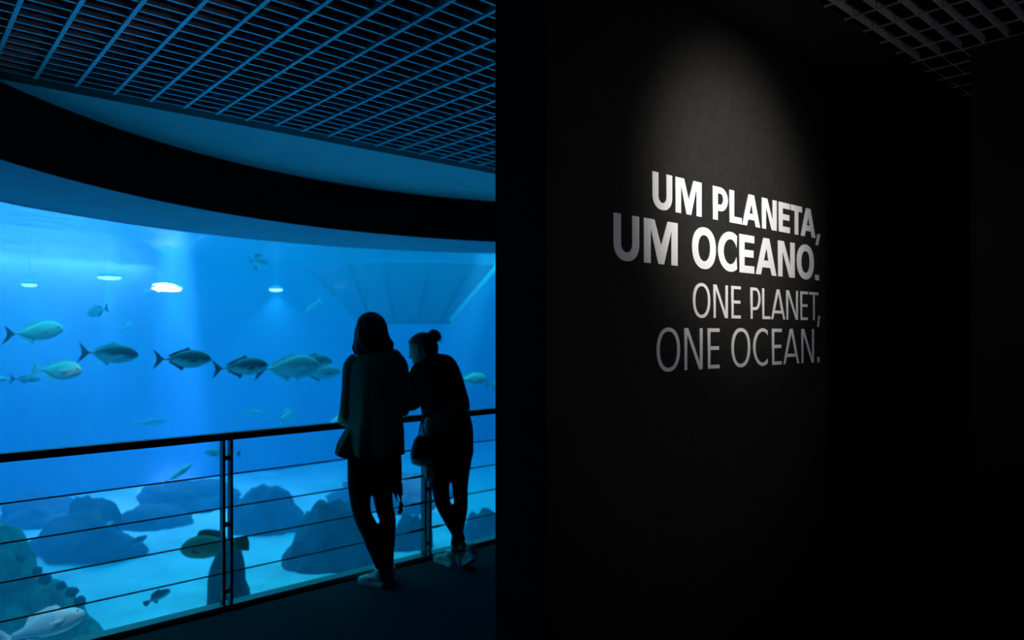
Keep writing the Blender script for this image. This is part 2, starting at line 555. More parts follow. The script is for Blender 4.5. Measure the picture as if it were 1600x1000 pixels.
def glyph(ch, w, c, sv, sh):
    """Outlines of a capital of width w and cap height c, stems sv, bars sh."""
    os_ = 0.012 * c
    pi = math.pi
    if ch == 'U':
        ry = min(0.40 * c, w * 0.5 * 0.95)
        o_ = [(0, c)] + supell(w / 2, ry - os_, w / 2, ry, pi, 2 * pi, 24, 2.2) + [(w, c), (w - sv, c)]
        i_ = supell(w / 2, ry - os_, w / 2 - sv, ry - sh, 2 * pi, pi, 24, 2.2)
        return [o_ + i_ + [(sv, c)]]
    if ch == 'M':
        k = 0.26 if sv > 0.03 else 0.16
        m = w / 2
        t = sv * 1.55 if sv > 0.03 else sv * 1.35
        b = sv * 0.42 if sv > 0.03 else sv * 0.5
        return [[(0, 0), (0, c), (t, c), (m, 0.42 * c), (w - t, c), (w, c), (w, 0), (w - sv, 0), (w - sv, 0.78 * c),
                 (m + b * 1.05, 0), (m - b * 1.05, 0), (sv, 0.78 * c), (sv, 0)]]
    if ch == 'N':
        t = sv * 1.28 if sv > 0.03 else sv * 1.35
        sn = sv * 0.98
        return [[(0, 0), (0, c), (t, c), (w - sn, 0.30 * c), (w - sn, c), (w, c), (w, 0), (w - t * 1.0, 0), (sn, 0.70 * c), (sn, 0)]] if sv > 0.03 else \
               [[(0, 0), (0, c), (t, c), (w - sn, 0.155 * c), (w - sn, c), (w, c), (w, 0), (w - t, 0), (sn, 0.845 * c), (sn, 0)]]
    if ch == 'P':
        r1 = 0.36 * c
        yb = c - 2 * r1
        bx = w * 0.5
        o_ = [(0, 0), (0, c)] + [(bx, c)] + ellipse(bx, c - r1, w - bx, r1, pi / 2, -pi / 2, 18) + [(sv, yb), (sv, 0)]
        i_ = [(sv, c - sh)] + ellipse(bx, c - r1, w - bx - sv * 0.98, r1 - sh, pi / 2, -pi / 2, 18) + [(sv, yb + sh)]
        return [o_, i_]
    if ch == 'L':
        return [[(0, 0), (0, c), (sv, c), (sv, sh * 1.02), (w, sh * 1.02), (w, 0)]]
    if ch == 'E':
        y0 = 0.5 * c - sh * 0.42
        return [[(0, 0), (0, c), (w, c), (w, c - sh), (sv, c - sh), (sv, y0 + sh), (w * 0.95, y0 + sh), (w * 0.95, y0), (sv, y0), (sv, sh), (w, sh), (w, 0)]]
    if ch == 'T':
        m = w / 2
        return [[(m - sv / 2, 0), (m - sv / 2, c - sh), (0, c - sh), (0, c), (w, c), (w, c - sh), (m + sv / 2, c - sh), (m + sv / 2, 0)]]
    if ch == 'A':
        m = w / 2
        a = sv * 0.62 if sv > 0.03 else sv * 0.66
        st = sv * 1.06
        yb0, yb1 = 0.20 * c, 0.20 * c + sh
        def xo(y):
            return (m - a) * y / c
        def xi(y):
            return st + (m - a) * y / c
        yt = (m - st) / (m - a) * c
        yt = min(yt, 0.86 * c)
        return [[(0, 0), (m - a, c), (m + a, c), (w, 0), (w - st, 0), (w - xi(yb0), yb0), (xi(yb0), yb0), (st, 0)],
                [(xi(yb1), yb1), (m, yt), (w - xi(yb1), yb1)]]
    if ch == 'O':
        ry = c / 2 + os_
        return [supell(w / 2, c / 2, w / 2, ry, 0, 2 * pi, 56, 2.2)[:-1], supell(w / 2, c / 2, w / 2 - sv * 1.03, ry - sh, 0, 2 * pi, 56, 2.2)[:-1]]
    if ch == 'C':
        ry = c / 2 + os_
        rx = 0.64 * w if sv > 0.03 else 0.66 * w
        t0 = math.acos(min(0.97, (w - rx) / rx))
        ri = rx - sv * 1.03
        t1 = math.acos(min(0.93, (w - rx) / ri))
        o_ = ellipse(rx, c / 2, rx, ry, t0, 2 * pi - t0, 40)
        i_ = ellipse(rx, c / 2, ri, ry - sh, 2 * pi - t1, t1, 40)
        return [o_ + i_]
    if ch == ',':
        return [[(0, -0.24 * c), (w * 0.42, 0.165 * c), (w, 0.165 * c), (w * 0.55, -0.24 * c)]]
    if ch == '.':
        return [[(0, 0), (0, 0.16 * c), (w, 0.16 * c), (w, 0)]]
    return []


def wall_u(px):
    r = (px - CX) / FPX
    return VWALL * (RGT.x * r + FWD.x) / (RGT.y * r + FWD.y)


LINES = [
    ('bold white letters reading UM PLANETA, topmost line on the black wall', 1.984, 0.126, 0.0335, 0.0248,
     'UMPLANETA,', [(1018.5, 1049.5), (1054.5, 1095.5), (1113, 1136.5), (1139, 1158.3), (1158.8, 1187), (1189.7, 1212.8), (1216, 1233.5), (1235, 1252.3), (1250.5, 1273.5), (1273.5, 1281)]),
    ('large bold white letters reading UM OCEANO, second line on the black wall', 1.795, 0.151, 0.0378, 0.0292,
     'UMOCEANO.', [(957.5, 998), (1005, 1058), (1080.5, 1117.8), (1121, 1151), (1154.5, 1177.7), (1180, 1212.5), (1215, 1241), (1244.5, 1271), (1273, 1279)]),
    ('thin white letters reading ONE PLANET, third line on the black wall', 1.6135, 0.126, 0.0155, 0.0118,
     'ONEPLANET,', [(1081.7, 1109), (1114, 1136.5), (1142, 1156.7), (1172, 1187.5), (1190.3, 1203), (1204, 1226), (1228, 1246), (1250, 1261.5), (1263.5, 1278), (1276, 1280.5)]),
    ('large thin white letters reading ONE OCEAN, lowest line on the black wall', 1.4235, 0.151, 0.0175, 0.0138,
     'ONEOCEAN.', [(1025, 1061.7), (1068.5, 1097), (1105, 1123.5), (1142, 1171.5), (1176, 1198.7), (1205.6, 1220.7), (1223, 1248), (1251.5, 1271), (1276, 1279.7)]),
]
dg0 = bpy.context.evaluated_depsgraph_get()
for lab, base, cap, sv, sh, text, xs in LINES:
    root = empty('wall_lettering', (wall_u(xs[0][0]), VWALL, base))
    tag(root, lab, 'lettering')
    for ch, (xa, xb) in zip(text, xs):
        ua, ub = wall_u(xa), wall_u(xb)
        cu = bpy.data.curves.new('letter', 'CURVE')
        cu.dimensions = '2D'
        cu.fill_mode = 'BOTH'
        cu.extrude = 0.0012
        w = ub - ua
        svv = sv
        if ch in ',.':
            svv = min(sv, w)
        for ol in glyph(ch, w, cap, svv, sh):
            sp = cu.splines.new('POLY')
            sp.points.add(len(ol) - 1)
            for p, q in zip(sp.points, ol):
                p.co = (q[0], q[1], 0, 1)
            sp.use_cyclic_u = True
        tmp = bpy.data.objects.new('temporary', cu)
        COL.objects.link(tmp)
        dgx = bpy.context.evaluated_depsgraph_get()
        me = bpy.data.meshes.new_from_object(tmp.evaluated_get(dgx))
        bpy.data.objects.remove(tmp)
        me.name = 'letter'
        me.transform(Matrix(((1, 0, 0, 0), (0, 0, -1, 0), (0, 1, 0, 0), (0, 0, 0, 1))))
        o = link('letter', me, M_LETTER, root)
        o.location = (ua - root.location.x, -0.0014, 0)

# ------------------------------------------------------------------ the tank
TB = 13.0
TL, TR = -2.2, 12.6
front = [(p[0], p[1] + 0.086) for p in GLS]
poly = front + [(TR, 3.2), (TR, TB), (TL, TB)]
bm = bmesh.new()
add_prism(bm, poly, -2.2, ZW)
bmesh.ops.triangulate(bm, faces=bm.faces[:])
tag(bm_obj('water', bm, M_WATER), 'clear blue water filling the aquarium tank', kind='structure')
bm = bmesh.new()
vs_ = [bm.verts.new((p[0], p[1] + (0.03 if i < len(front) else 0), ZW - 0.006)) for i, p in enumerate(poly)]
bm.faces.new(vs_)
bmesh.ops.triangulate(bm, faces=bm.faces[:])
tag(bm_obj('water_surface', bm, M_SURF), 'rippled underside of the tank water surface', kind='structure')
tag(box_obj('wall_tank_back', (TL - 0.2, TR + 0.2, TB, TB + 0.2, -2.2, 4.4), M_TANKWALL), 'blue far wall of the aquarium tank', kind='structure')
tag(box_obj('wall_tank_left', (TL - 0.2, TL, 4.6, TB, -2.2, 4.4), M_TANKWALL), kind='structure')
tag(box_obj('wall_tank_right', (TR, TR + 0.2, 3.2, TB, -2.2, 4.4), M_TANKWALL), kind='structure')

# sand bed
def sand_z(u, v):
    z = -1.18 + 0.13 * noise.noise((u * 0.45, v * 0.45, 3.1)) + 0.035 * noise.noise((u * 2.1, v * 2.1, 0.7))
    return z + max(0, v - 8) * 0.035


bm = bmesh.new()
NU, NV = 110, 70
rows = []
for j in range(NV + 1):
    row = []
    for i in range(NU + 1):
        u = TL + (TR - TL) * i / NU
        v = 3.4 + (TB - 3.4) * j / NV
        row.append(bm.verts.new((u, v, sand_z(u, v))))
    rows.append(row)
for j in range(NV):
    for i in range(NU):
        bm.faces.new((rows[j][i], rows[j][i + 1], rows[j + 1][i + 1], rows[j + 1][i]))
# keep the sand inside the window line
def front_v(u):
    for a, b in zip(front[:-1], front[1:]):
        if a[0] <= u <= b[0]:
            return a[1] + (b[1] - a[1]) * (u - a[0]) / (b[0] - a[0])
    return 3.3
bmesh.ops.delete(bm, geom=[v for v in bm.verts if v.co.y < front_v(v.co.x) + 0.06], context='VERTS')
tag(bm_obj('ground_sand', bm, M_SAND, smooth=True), 'pale rippled sand on the aquarium floor', kind='structure')


# rocks
def rock(px, py_base, d, wpx, hpx, label, seed, material=None, depth=None, lump=0.35, group='rocks on the tank floor', name='rock', peak=0.0, sub=4):
    m = material or M_ROCK
    base = P(px, py_base, d)
    g = sand_z(base.x, base.y)
    top = P(px, py_base - hpx, d).z
    W = wpx * d / FPX / 2
    H = max(top - g, 0.1)
    D = depth if depth else W * 0.75
    bm = bmesh.new()
    bmesh.ops.create_icosphere(bm, subdivisions=sub, radius=1)
    for v in bm.verts:
        c = v.co.copy()
        n1 = noise.noise(c * 1.3 + Vector((seed * 3.7, seed * 1.9, seed)))
        n2 = noise.noise(c * 3.4 + Vector((seed, seed * 5.1, 2.0)))
        n3 = noise.noise(c * 8.0 + Vector((seed * 2.0, 1.0, seed)))
        k = 1 + lump * n1 + lump * 0.5 * n2 + lump * 0.22 * n3
        zz = c.z
        taper = 1 - peak * max(0, zz)
        p = RGT * (c.x * W * k * taper) + FWD * (c.y * D * k * taper)
        v.co = Vector((p.x, p.y, (zz * k * H if zz > 0 else zz * 0.35)))
    o = bm_obj(name, bm, m, smooth=True)
    o.location = (base.x, base.y, g)
    tag(o, label, 'rock', group)
    return o


rock(140, 862, 8.7, 165, 84, 'broad blue rock mound at the left behind the lowest cables', 1, peak=0.45)
rock(230, 850, 9.8, 120, 60, 'low rock hump behind the broad mound at left', 2)
rock(417, 850, 9.9, 125, 88, 'pointed rock just right of the double railing post', 3, peak=0.4)
rock(357, 955, 6.9, 66, 105, 'tall narrow rock standing behind the double railing post', 4, depth=0.2, lump=0.22, peak=0.2)
rock(515, 885, 8.5, 150, 105, 'large rock left of the woman in the loose shirt', 5, peak=0.4)
rock(640, 870, 9.2, 70, 70, 'rock seen between the two women', 6, peak=0.3)
rock(752, 862, 9.6, 70, 62, 'small rock at the right beside the dark wall end', 7, peak=0.3)
rock(300, 822, 11.0, 160, 74, 'distant low rock left of the double railing post', 8)
rock(620, 812, 11.5, 220, 70, 'distant ridge behind the two women', 9, peak=0.2)
rock(60, 815, 9.9, 120, 40, 'distant low rock at the far left edge', 10)
coral = rock(-25, 1030, 6.3, 330, 200, 'dark green algae-covered boulder in the bottom left corner', 11, material=M_CORAL, lump=0.3, depth=0.55, sub=5, peak=0.62)
for i, (px, py, r) in enumerate(((32, 872, 0.035), (58, 892, 0.04), (112, 925, 0.05), (125, 940, 0.05), (70, 905, 0.05), (95, 915, 0.04))):
    bm = bmesh.new()
    bmesh.ops.create_icosphere(bm, subdivisions=2, radius=r)
    for v in bm.verts:
        v.co *= 1 + 0.3 * noise.noise(v.co * 30 + Vector((i, 0, 0)))
    o = bm_obj('coral_knob', bm, M_ROCK, coral, smooth=True)
    o.location = P(px, py, 6.2) - coral.location

# panels built in place of a reflection under the surface at the far right
can = empty('reflection_panels', P(630, 500, 11.2))
tag(can, 'tapered panels standing in for a reflection under the water surface behind the women', 'reflection')
topx = [(478, 0.9), (545, 0.25), (600, 0.0), (670, 0.0), (737, 0.25), (777, 0.7)]
botx = [(556, 0.35), (579, 0.10), (616, 0.0), (655, 0.0), (690, 0.10), (703, 0.25)]
topP, botP = [], []
for x, dd in topx:
    q = P(x, 405, 11.2 + dd)
    topP.append(Vector((q.x, q.y, ZW - 0.02)))
for x, dd in botx:
    q = P(x, 501, 11.2 + dd)
    q.z = 1.74
    botP.append(q)
for i in range(5):
    bm = bmesh.new()
    a, b, c, d = topP[i], topP[i + 1], botP[i + 1], botP[i]
    nrm = (b - a).cross(d - a).normalized() * 0.03
    lo = [bm.verts.new(p) for p in (a, b, c, d)]
    hi = [bm.verts.new(p + nrm) for p in (a, b, c, d)]
    bm.faces.new(lo)
    bm.faces.new(hi[::-1])
    for k in range(4):
        bm.faces.new((lo[k], lo[(k + 1) % 4], hi[(k + 1) % 4], hi[k]))
    o = bm_obj('panel', bm, M_PANEL, can, can.location)
    o.location = (0, 0, 0)
for i in range(1, 5):
    bm = bmesh.new()
    tube(bm, [topP[i] - FWD * 0.02, botP[i] - FWD * 0.02], 0.022, n=6)
    bm_obj('seam', bm, M_SEAM, can, can.location, smooth=True).location = (0, 0, 0)
bm = bmesh.new()
tube(bm, [topP[5] - FWD * 0.03, botP[5] - FWD * 0.03], (0.05, 0.02) and 0.04, n=8)  # white strip modelled in place of a glare streak
bm_obj('glare_strip', bm, M_FIN_W, can, can.location, smooth=True).location = (0, 0, 0)
bm = bmesh.new()
tube(bm, [p - UP * 0.02 for p in botP], 0.035, n=8)
bm_obj('rim', bm, M_SEAM, can, can.location, smooth=True).location = (0, 0, 0)


# lamps hanging just under the water surface
M_LAMP = bpy.data.materials.new('lamp_lens')
M_LAMP.use_nodes = True
nt = M_LAMP.node_tree
nt.nodes.clear()
out = nt.nodes.new('ShaderNodeOutputMaterial')
em = nt.nodes.new('ShaderNodeEmission')
em.inputs['Color'].default_value = (0.8, 0.95, 1.0, 1)
em.inputs['Strength'].default_value = 5.0
nt.links.new(em.outputs[0], out.inputs['Surface'])


def tank_lamp(px, py, d, r, label):
    root = empty('tank_lamp', P(px, py, d))
    tag(root, label, 'lamp')
    bm = bmesh.new()
    tube(bm, [(0, 0, 0.0), (0, 0, -0.02), (0, 0, -0.035)], [r * 0.96, r * 0.9, r * 0.5], n=20, side=(1, 0, 0))
    bm_obj('lens', bm, M_LAMP, root, smooth=True)
    bm = bmesh.new()
    tube(bm, [(0, 0, 0.0), (0, 0, 0.03), (0, 0, 0.06)], [r, r * 0.9, r * 0.3], n=20, side=(1, 0, 0))
    bm_obj('housing', bm, M_PALECLOTH, root, smooth=True)
    bm = bmesh.new()
    tube(bm, [(0, 0, 0.06), (0, 0, max(0.1, ZW - 0.01 - root.location.z))], 0.003, n=6)
    bm_obj('hanger', bm, M_PALECLOTH, root, smooth=True)


for (px, py, d, r, lab, pw, deg, colr) in (
        (46, 444, 10.0, 0.10, 'round lamp glowing under the surface at the far left of the tank', 60, 130, (0.6, 1.0, 1.0)),
        (171, 433, 10.4, 0.16, 'flat round lamp under the surface above the left narrow beam', 500, 34, (1.0, 0.75, 1.0)),
        (268, 449, 10.9, 0.16, 'flat round lamp under the surface just behind the white fish', 150, 70, (0.7, 1.0, 1.0)),
        (431, 452, 11.6, 0.11, 'round lamp under the surface right of the middle of the tank', 160, 120, (0.5, 1.0, 1.0))):
    tank_lamp(px, py, d, r, lab)
    q = P(px, py, d)
    spot('lamp_beam', (q.x, q.y, q.z - 0.05), (q.x, q.y, -1.0), pw, deg, 0.7, colr, 0.05)


# fish
def fish_mat(name, back, belly, lo=-0.12, hi=0.10, rough=0.35, patch=0.0):
    m = bpy.data.materials.new(name)
    m.use_nodes = True
    nt = m.node_tree
    b = nt.nodes['Principled BSDF']
    b.inputs['Roughness'].default_value = rough
    b.inputs['Metallic'].default_value = 0.1
    tc = nt.nodes.new('ShaderNodeTexCoord')
    sx = nt.nodes.new('ShaderNodeSeparateXYZ')
    nt.links.new(tc.outputs['Object'], sx.inputs[0])
    nz = nt.nodes.new('ShaderNodeTexNoise')
    nz.inputs['Scale'].default_value = 9
    nt.links.new(tc.outputs['Object'], nz.inputs['Vector'])
    a = nt.nodes.new('ShaderNodeMath')
    a.operation = 'MULTIPLY_ADD'
    a.inputs[1].default_value = 0.05 + patch
    nt.links.new(nz.outputs['Fac'], a.inputs[0])
    nt.links.new(sx.outputs['Z'], a.inputs[2])
    r = nt.nodes.new('ShaderNodeMapRange')
    r.inputs['From Min'].default_value = lo + (0.05 + patch) * 0.5
    r.inputs['From Max'].default_value = hi + (0.05 + patch) * 0.5
    nt.links.new(a.outputs[0], r.inputs['Value'])
    cr = nt.nodes.new('ShaderNodeValToRGB')
    cr.color_ramp.elements[0].color = (*belly, 1)
    cr.color_ramp.elements[1].color = (*back, 1)
    nt.links.new(r.outputs['Result'], cr.inputs['Fac'])
    nt.links.new(cr.outputs['Color'], b.inputs['Base Color'])
    return m


F_DARK = fish_mat('dark_backed_scales', (0.06, 0.09, 0.12), (0.80, 0.84, 0.80), -0.03, 0.012)
F_SILVER = fish_mat('silver_scales', (0.55, 0.60, 0.58), (0.92, 0.94, 0.90), -0.05, 0.06, 0.3, 0.10)
F_WHITE = fish_mat('white_scales', (0.90, 0.88, 0.84), (0.85, 0.83, 0.80), -0.05, 0.05, 0.4)
F_WHITE2 = fish_mat('pale_blue_scales', (0.42, 0.60, 0.60), (0.55, 0.68, 0.68), -0.05, 0.08, 0.5, 0.1)
F_GREEN = fish_mat('olive_scales', (0.12, 0.20, 0.10), (0.26, 0.34, 0.18), -0.08, 0.08, 0.5, 0.15)
F_GREY = fish_mat('grey_scales', (0.28, 0.32, 0.33), (0.70, 0.74, 0.72), -0.04, 0.03)
M_FIN_D = mat('dark_fin', (0.04, 0.055, 0.07), 0.5)
M_FIN_L = mat('pale_fin', (0.75, 0.78, 0.76), 0.5)
M_FIN_G = mat('olive_fin', (0.07, 0.10, 0.06), 0.5)

PROFILES = {   # x along the body 0 = nose .. 1 = tail root: (upper, lower) heights, width
    'trevally': [(0, 0.02, -0.03, 0.012), (0.04, 0.085, -0.075, 0.035), (0.13, 0.165, -0.14, 0.065), (0.28, 0.225, -0.20, 0.088), (0.45, 0.225, -0.215, 0.09),
                 (0.6, 0.175, -0.175, 0.076), (0.75, 0.105, -0.105, 0.052), (0.88, 0.042, -0.042, 0.028), (1.0, 0.015, -0.015, 0.015)],
    'tuna': [(0, 0.01, -0.02, 0.012), (0.05, 0.08, -0.065, 0.04), (0.16, 0.155, -0.13, 0.075), (0.32, 0.20, -0.185, 0.098), (0.48, 0.20, -0.20, 0.098),
             (0.66, 0.145, -0.15, 0.072), (0.82, 0.062, -0.065, 0.038), (0.92, 0.025, -0.025, 0.02), (1.0, 0.012, -0.012, 0.014)],
    'grouper': [(0, 0.03, -0.05, 0.03), (0.06, 0.09, -0.11, 0.07), (0.18, 0.16, -0.16, 0.10), (0.35, 0.20, -0.185, 0.11), (0.55, 0.19, -0.17, 0.10),
                (0.75, 0.12, -0.11, 0.07), (0.9, 0.07, -0.065, 0.04), (1.0, 0.06, -0.055, 0.025)],
    'sardine': [(0, 0.012, -0.012, 0.012), (0.06, 0.07, -0.065, 0.04), (0.25, 0.13, -0.13, 0.07), (0.5, 0.13, -0.14, 0.07), (0.75, 0.07, -0.08, 0.045), (1.0, 0.018, -0.018, 0.015)],
}


def flat_fin(outline, thick, parent, material, name, L, plane='xz'):
    bm = bmesh.new()
    lo, hi = [], []
    for (x, z) in outline:
        a = (x * L, -thick, z * L) if plane == 'xz' else (x * L, z * L, -thick)
        b = (x * L, thick, z * L) if plane == 'xz' else (x * L, z * L, thick)
        lo.append(bm.verts.new(a))
        hi.append(bm.verts.new(b))
    f0 = bm.faces.new(lo[::-1])
    f1 = bm.faces.new(hi)
    n = len(outline)
    for i in range(n):
        bm.faces.new((lo[i], lo[(i + 1) % n], hi[(i + 1) % n], hi[i]))
    bmesh.ops.triangulate(bm, faces=[f0, f1])
    return bm_obj(name, bm, material, parent)


def fish(px, py, d, lpx, heading, label, prof='trevally', body=None, fin=None, pitch=0.0, bend=0.0, tail=1.0, fins=True, roll=0.0, group='fish swimming in the tank', forked=True, tail_mat=None):
    """lpx: length seen in the picture; heading 0 = to the right, 180 = to the left, 90 = away."""
    body = body or F_DARK
    fin = fin or M_FIN_D
    a = math.radians(heading)
    L = lpx * d / FPX / max(0.3, abs(math.cos(a)))
    LB = L * 0.80
    R = smoothed([tuple(p) for p in PROFILES[prof]], 3)
    bm = bmesh.new()
    rings = []
    n = 16
    for (x, up, dn, w) in R:
        xx = (0.5 - x) * LB
        yo = bend * LB * max(0, x - 0.35) ** 2
        zc = (up + dn) / 2 * LB * 0.9
        zh = (up - dn) / 2 * LB
        rings.append([bm.verts.new((xx, yo + w * LB * math.copysign(abs(math.cos(2 * math.pi * k / n)) ** 0.9, math.cos(2 * math.pi * k / n)), zc + zh * math.sin(2 * math.pi * k / n))) for k in range(n)])
    for i in range(len(rings) - 1):
        for k in range(n):
            bm.faces.new((rings[i][k], rings[i][(k + 1) % n], rings[i + 1][(k + 1) % n], rings[i + 1][k]))
    bm.faces.new(rings[0][::-1])
    bm.faces.new(rings[-1])
    o = bm_obj('fish', bm, body, smooth=True)
    tag(o, label, 'fish', group)
    o.location = P(px, py, d)
    fx = RGT * math.cos(a) + FWD * math.sin(a)
    fx = (fx * math.cos(math.radians(pitch)) + UP * math.sin(math.radians(pitch))).normalized()
    fy = UP.cross(fx).normalized()
    fz = fx.cross(fy)
    rot = Matrix((fx, fy, fz)).transposed() @ Matrix.Rotation(math.radians(roll), 3, 'X')
    o.rotation_euler = rot.to_euler()
    t = 0.004
    yt = bend * LB * 0.65 ** 2
    x0 = -0.5 * 0.80
    s = tail
    if forked:
        ol = [(x0 + 0.03, 0.012), (x0 - 0.012, 0.020), (x0 - 0.050 * s, 0.055 * s), (x0 - 0.105 * s, 0.115 * s), (x0 - 0.185 * s, 0.175 * s), (x0 - 0.130 * s, 0.105 * s),
              (x0 - 0.082 * s, 0.045 * s), (x0 - 0.062 * s, 0.0), (x0 - 0.082 * s, -0.045 * s), (x0 - 0.130 * s, -0.105 * s), (x0 - 0.185 * s, -0.175 * s),
              (x0 - 0.105 * s, -0.115 * s), (x0 - 0.050 * s, -0.055 * s), (x0 - 0.012, -0.020), (x0 + 0.03, -0.012)]
    else:
        ol = [(x0 + 0.04, 0.045), (x0 - 0.06, 0.085), (x0 - 0.16, 0.10), (x0 - 0.18, 0.0), (x0 - 0.16, -0.10), (x0 - 0.06, -0.085), (x0 + 0.04, -0.045)]
    tf = flat_fin(ol, t, o, tail_mat or fin, 'tail_fin', L)
    tf.location = (0, yt, 0)
    if bend:
        tf.rotation_euler = (0, 0, -bend * 0.9)
        tf.location = (x0 * L * (1 - math.cos(bend * 0.9)), yt + x0 * L * math.sin(bend * 0.9), 0)
    if fins:
        hu = max(p[1] for p in PROFILES[prof]) * 0.80
        hl = -min(p[2] for p in PROFILES[prof]) * 0.80
        if prof == 'grouper':
            flat_fin([(0.16, hu * 0.86), (0.10, hu * 1.35), (0.0, hu * 1.42), (-0.12, hu * 1.3), (-0.22, hu * 1.1), (-0.27, hu * 0.45)], t, o, fin, 'dorsal_fin', L)
            flat_fin([(-0.10, -hl * 0.8), (-0.17, -hl * 1.35), (-0.24, -hl * 1.05), (-0.26, -hl * 0.5)], t, o, fin, 'anal_fin', L)
        else:
            flat_fin([(0.08, hu * 0.9), (0.0, hu * 1.32), (-0.03, hu * 1.12), (-0.20, hu * 0.78), (-0.32, hu * 0.42), (-0.30, hu * 0.25)], t, o, fin, 'dorsal_fin', L)
            flat_fin([(-0.05, -hl * 0.92), (-0.10, -hl * 1.3), (-0.13, -hl * 1.08), (-0.24, -hl * 0.62), (-0.32, -hl * 0.36), (-0.28, -hl * 0.2)], t, o, fin, 'anal_fin', L)
        wd = max(p[3] for p in PROFILES[prof]) * 0.80
        for sd in (-1, 1):
            pf = flat_fin([(0, 0.02), (-0.06, 0.018), (-0.17, -0.025), (-0.13, -0.035), (-0.02, -0.025)], 0.003, o, fin, 'pectoral_fin', L)
            pf.location = (0.20 * L, sd * wd * L * 0.92, -0.02 * L)
            pf.rotation_euler = (0, 0, -sd * 0.30)
            bm = bmesh.new()
            bmesh.ops.create_uvsphere(bm, u_segments=8, v_segments=6, radius=0.014 * L)
            ey = bm_obj('eye', bm, M_EYE, o, smooth=True)
            ey.location = (0.335 * L, sd * wd * L * 0.56, 0.035 * L)
    return o


fish(61, 518, 6.0, 88, 8, 'silver fish with white back patch, upper left of the shoal', 'trevally', F_SILVER, M_FIN_L, pitch=6, tail_mat=M_FIN_D, roll=-22)
fish(178, 553, 6.3, 92, 5, 'dark-backed fish swimming right, first of the dark line', 'tuna', F_DARK, M_FIN_L, pitch=-3, tail_mat=M_FIN_D)
fish(293, 561, 6.5, 90, 4, 'dark-backed fish swimming right, second of the dark line', 'tuna', F_DARK, M_FIN_D, pitch=0)
fish(383, 573, 6.9, 86, 6, 'dark-backed fish swimming right, third of the dark line', 'tuna', F_DARK, M_FIN_D, pitch=4)
fish(95, 579, 5.9, 88, -6, 'bright silver fish with pale forked tail swimming right', 'trevally', F_SILVER, M_FIN_W, pitch=-2, roll=-28)
fish(44, 592, 7.2, 48, 5, 'small pale fish tucked behind the bright silver fish', 'sardine', F_GREY, M_FIN_D)
fish(-6, 593, 7.0, 44, 5, 'pale fish cut off by the left edge', 'sardine', F_SILVER, M_FIN_L)
fish(458, 574, 7.5, 100, 10, 'biggest grey fish in the overlapping trio beside the loose shirt', 'trevally', F_GREY, M_FIN_L, pitch=3, tail_mat=M_FIN_D)
fish(492, 565, 8.0, 66, 8, 'upper grey fish in the overlapping trio beside the loose shirt', 'tuna', F_DARK, M_FIN_D)
fish(504, 582, 8.2, 68, 12, 'lower grey fish in the overlapping trio beside the loose shirt', 'tuna', F_GREY, M_FIN_D, pitch=2)
fish(257, 450, 9.85, 58, 14, 'small bright white fish lit by the overhead beam', 'tuna', F_WHITE, M_FIN_W, pitch=-8, bend=0.5, tail=0.8, roll=-50)
fish(150, 487, 8.5, 44, 160, 'faint fish swimming left under the left beam of light', 'trevally', F_GREY, M_FIN_D, pitch=-12)
fish(741, 592, 8.3, 52, 25, 'silver fish near the dark wall end at shoulder height', 'trevally', F_SILVER, M_FIN_L, pitch=2, tail=0.6, roll=-35)
fish(779, 601, 8.6, 36, 12, 'pale fish half hidden by the dark wall end', 'trevally', F_SILVER, M_FIN_L)
fish(634, 588, 8.0, 36, 60, 'pale fish glimpsed between the two women', 'grouper', F_SILVER, M_FIN_L, tail=0.6)
fish(741, 657, 8.4, 16, 200, 'small pale fish just under the handrail by the wall end', 'grouper', F_WHITE, M_FIN_W, tail=0.5, roll=-50)
fish(536, 655, 7.2, 64, 160, 'large pale fish behind the elbow in the loose shirt', 'grouper', F_SILVER, M_FIN_L, pitch=-25, forked=False, roll=30)
fish(281, 738, 6.6, 50, 15, 'white fish tilted upward above the uppermost cable', 'sardine', F_WHITE, M_FIN_W, pitch=36, tail=0.7, roll=-50)
fish(345, 708, 8.2, 66, 172, 'faint slim fish behind the top of the double post', 'sardine', F_GREY, M_FIN_D, tail=0.6)
fish(326, 854, 6.4, 118, 170, 'olive grouper swimming left behind the double post', 'grouper', F_GREEN, M_FIN_G, pitch=-8, forked=False)
low = fish(77, 976, 5.5, 118, 20, 'pale fish with white patch low in the bottom left corner', 'grouper', F_WHITE2, M_FIN_W, pitch=14, tail=1.0, roll=-38)
bm = bmesh.new()
bmesh.ops.create_icosphere(bm, subdivisions=3, radius=1)
for v in bm.verts:
    k = 1 + 0.2 * noise.noise(v.co * 2.0)
    v.co = Vector((v.co.x * 0.05 * k, v.co.y * 0.018, v.co.z * 0.058 * k))
o = bm_obj('white_patch', bm, M_FIN_W, low, smooth=True)
o['label'] = 'white patch on the flank'
o.location = (0.09, -0.048, 0.02)
fish(218, 845, 8.0, 24, 40, 'small dark fish above the sand left of the double post', 'grouper', F_DARK, M_FIN_D, pitch=30, tail=0.6)
fish(249, 931, 6.6, 42, 14, 'dark blue fish shape standing in for a fish shadow over the pale sand', 'grouper', F_DARK, M_FIN_D, pitch=28, forked=False, tail=0.5)  # solid dark shape placed where a blurry fish shadow falls
fish(238, 660, 9.8, 52, 8, 'faint pale fish in mid water above the handrail', 'sardine', F_GREY, M_FIN_L, pitch=5)
fish(394, 645, 9.8, 46, 170, 'faint pale fish above the handrail right of the double post', 'sardine', F_GREY, M_FIN_L)
fish(487, 480, 10.2, 36, 150, 'faint small fish high up left of the long-haired woman', 'sardine', F_GREY, M_FIN_L, pitch=-30)
fish(196, 512, 9.6, 26, 30, 'tiny pale fish under the left beam of light', 'sardine', F_SILVER, M_FIN_L, pitch=45, tail=0.6)
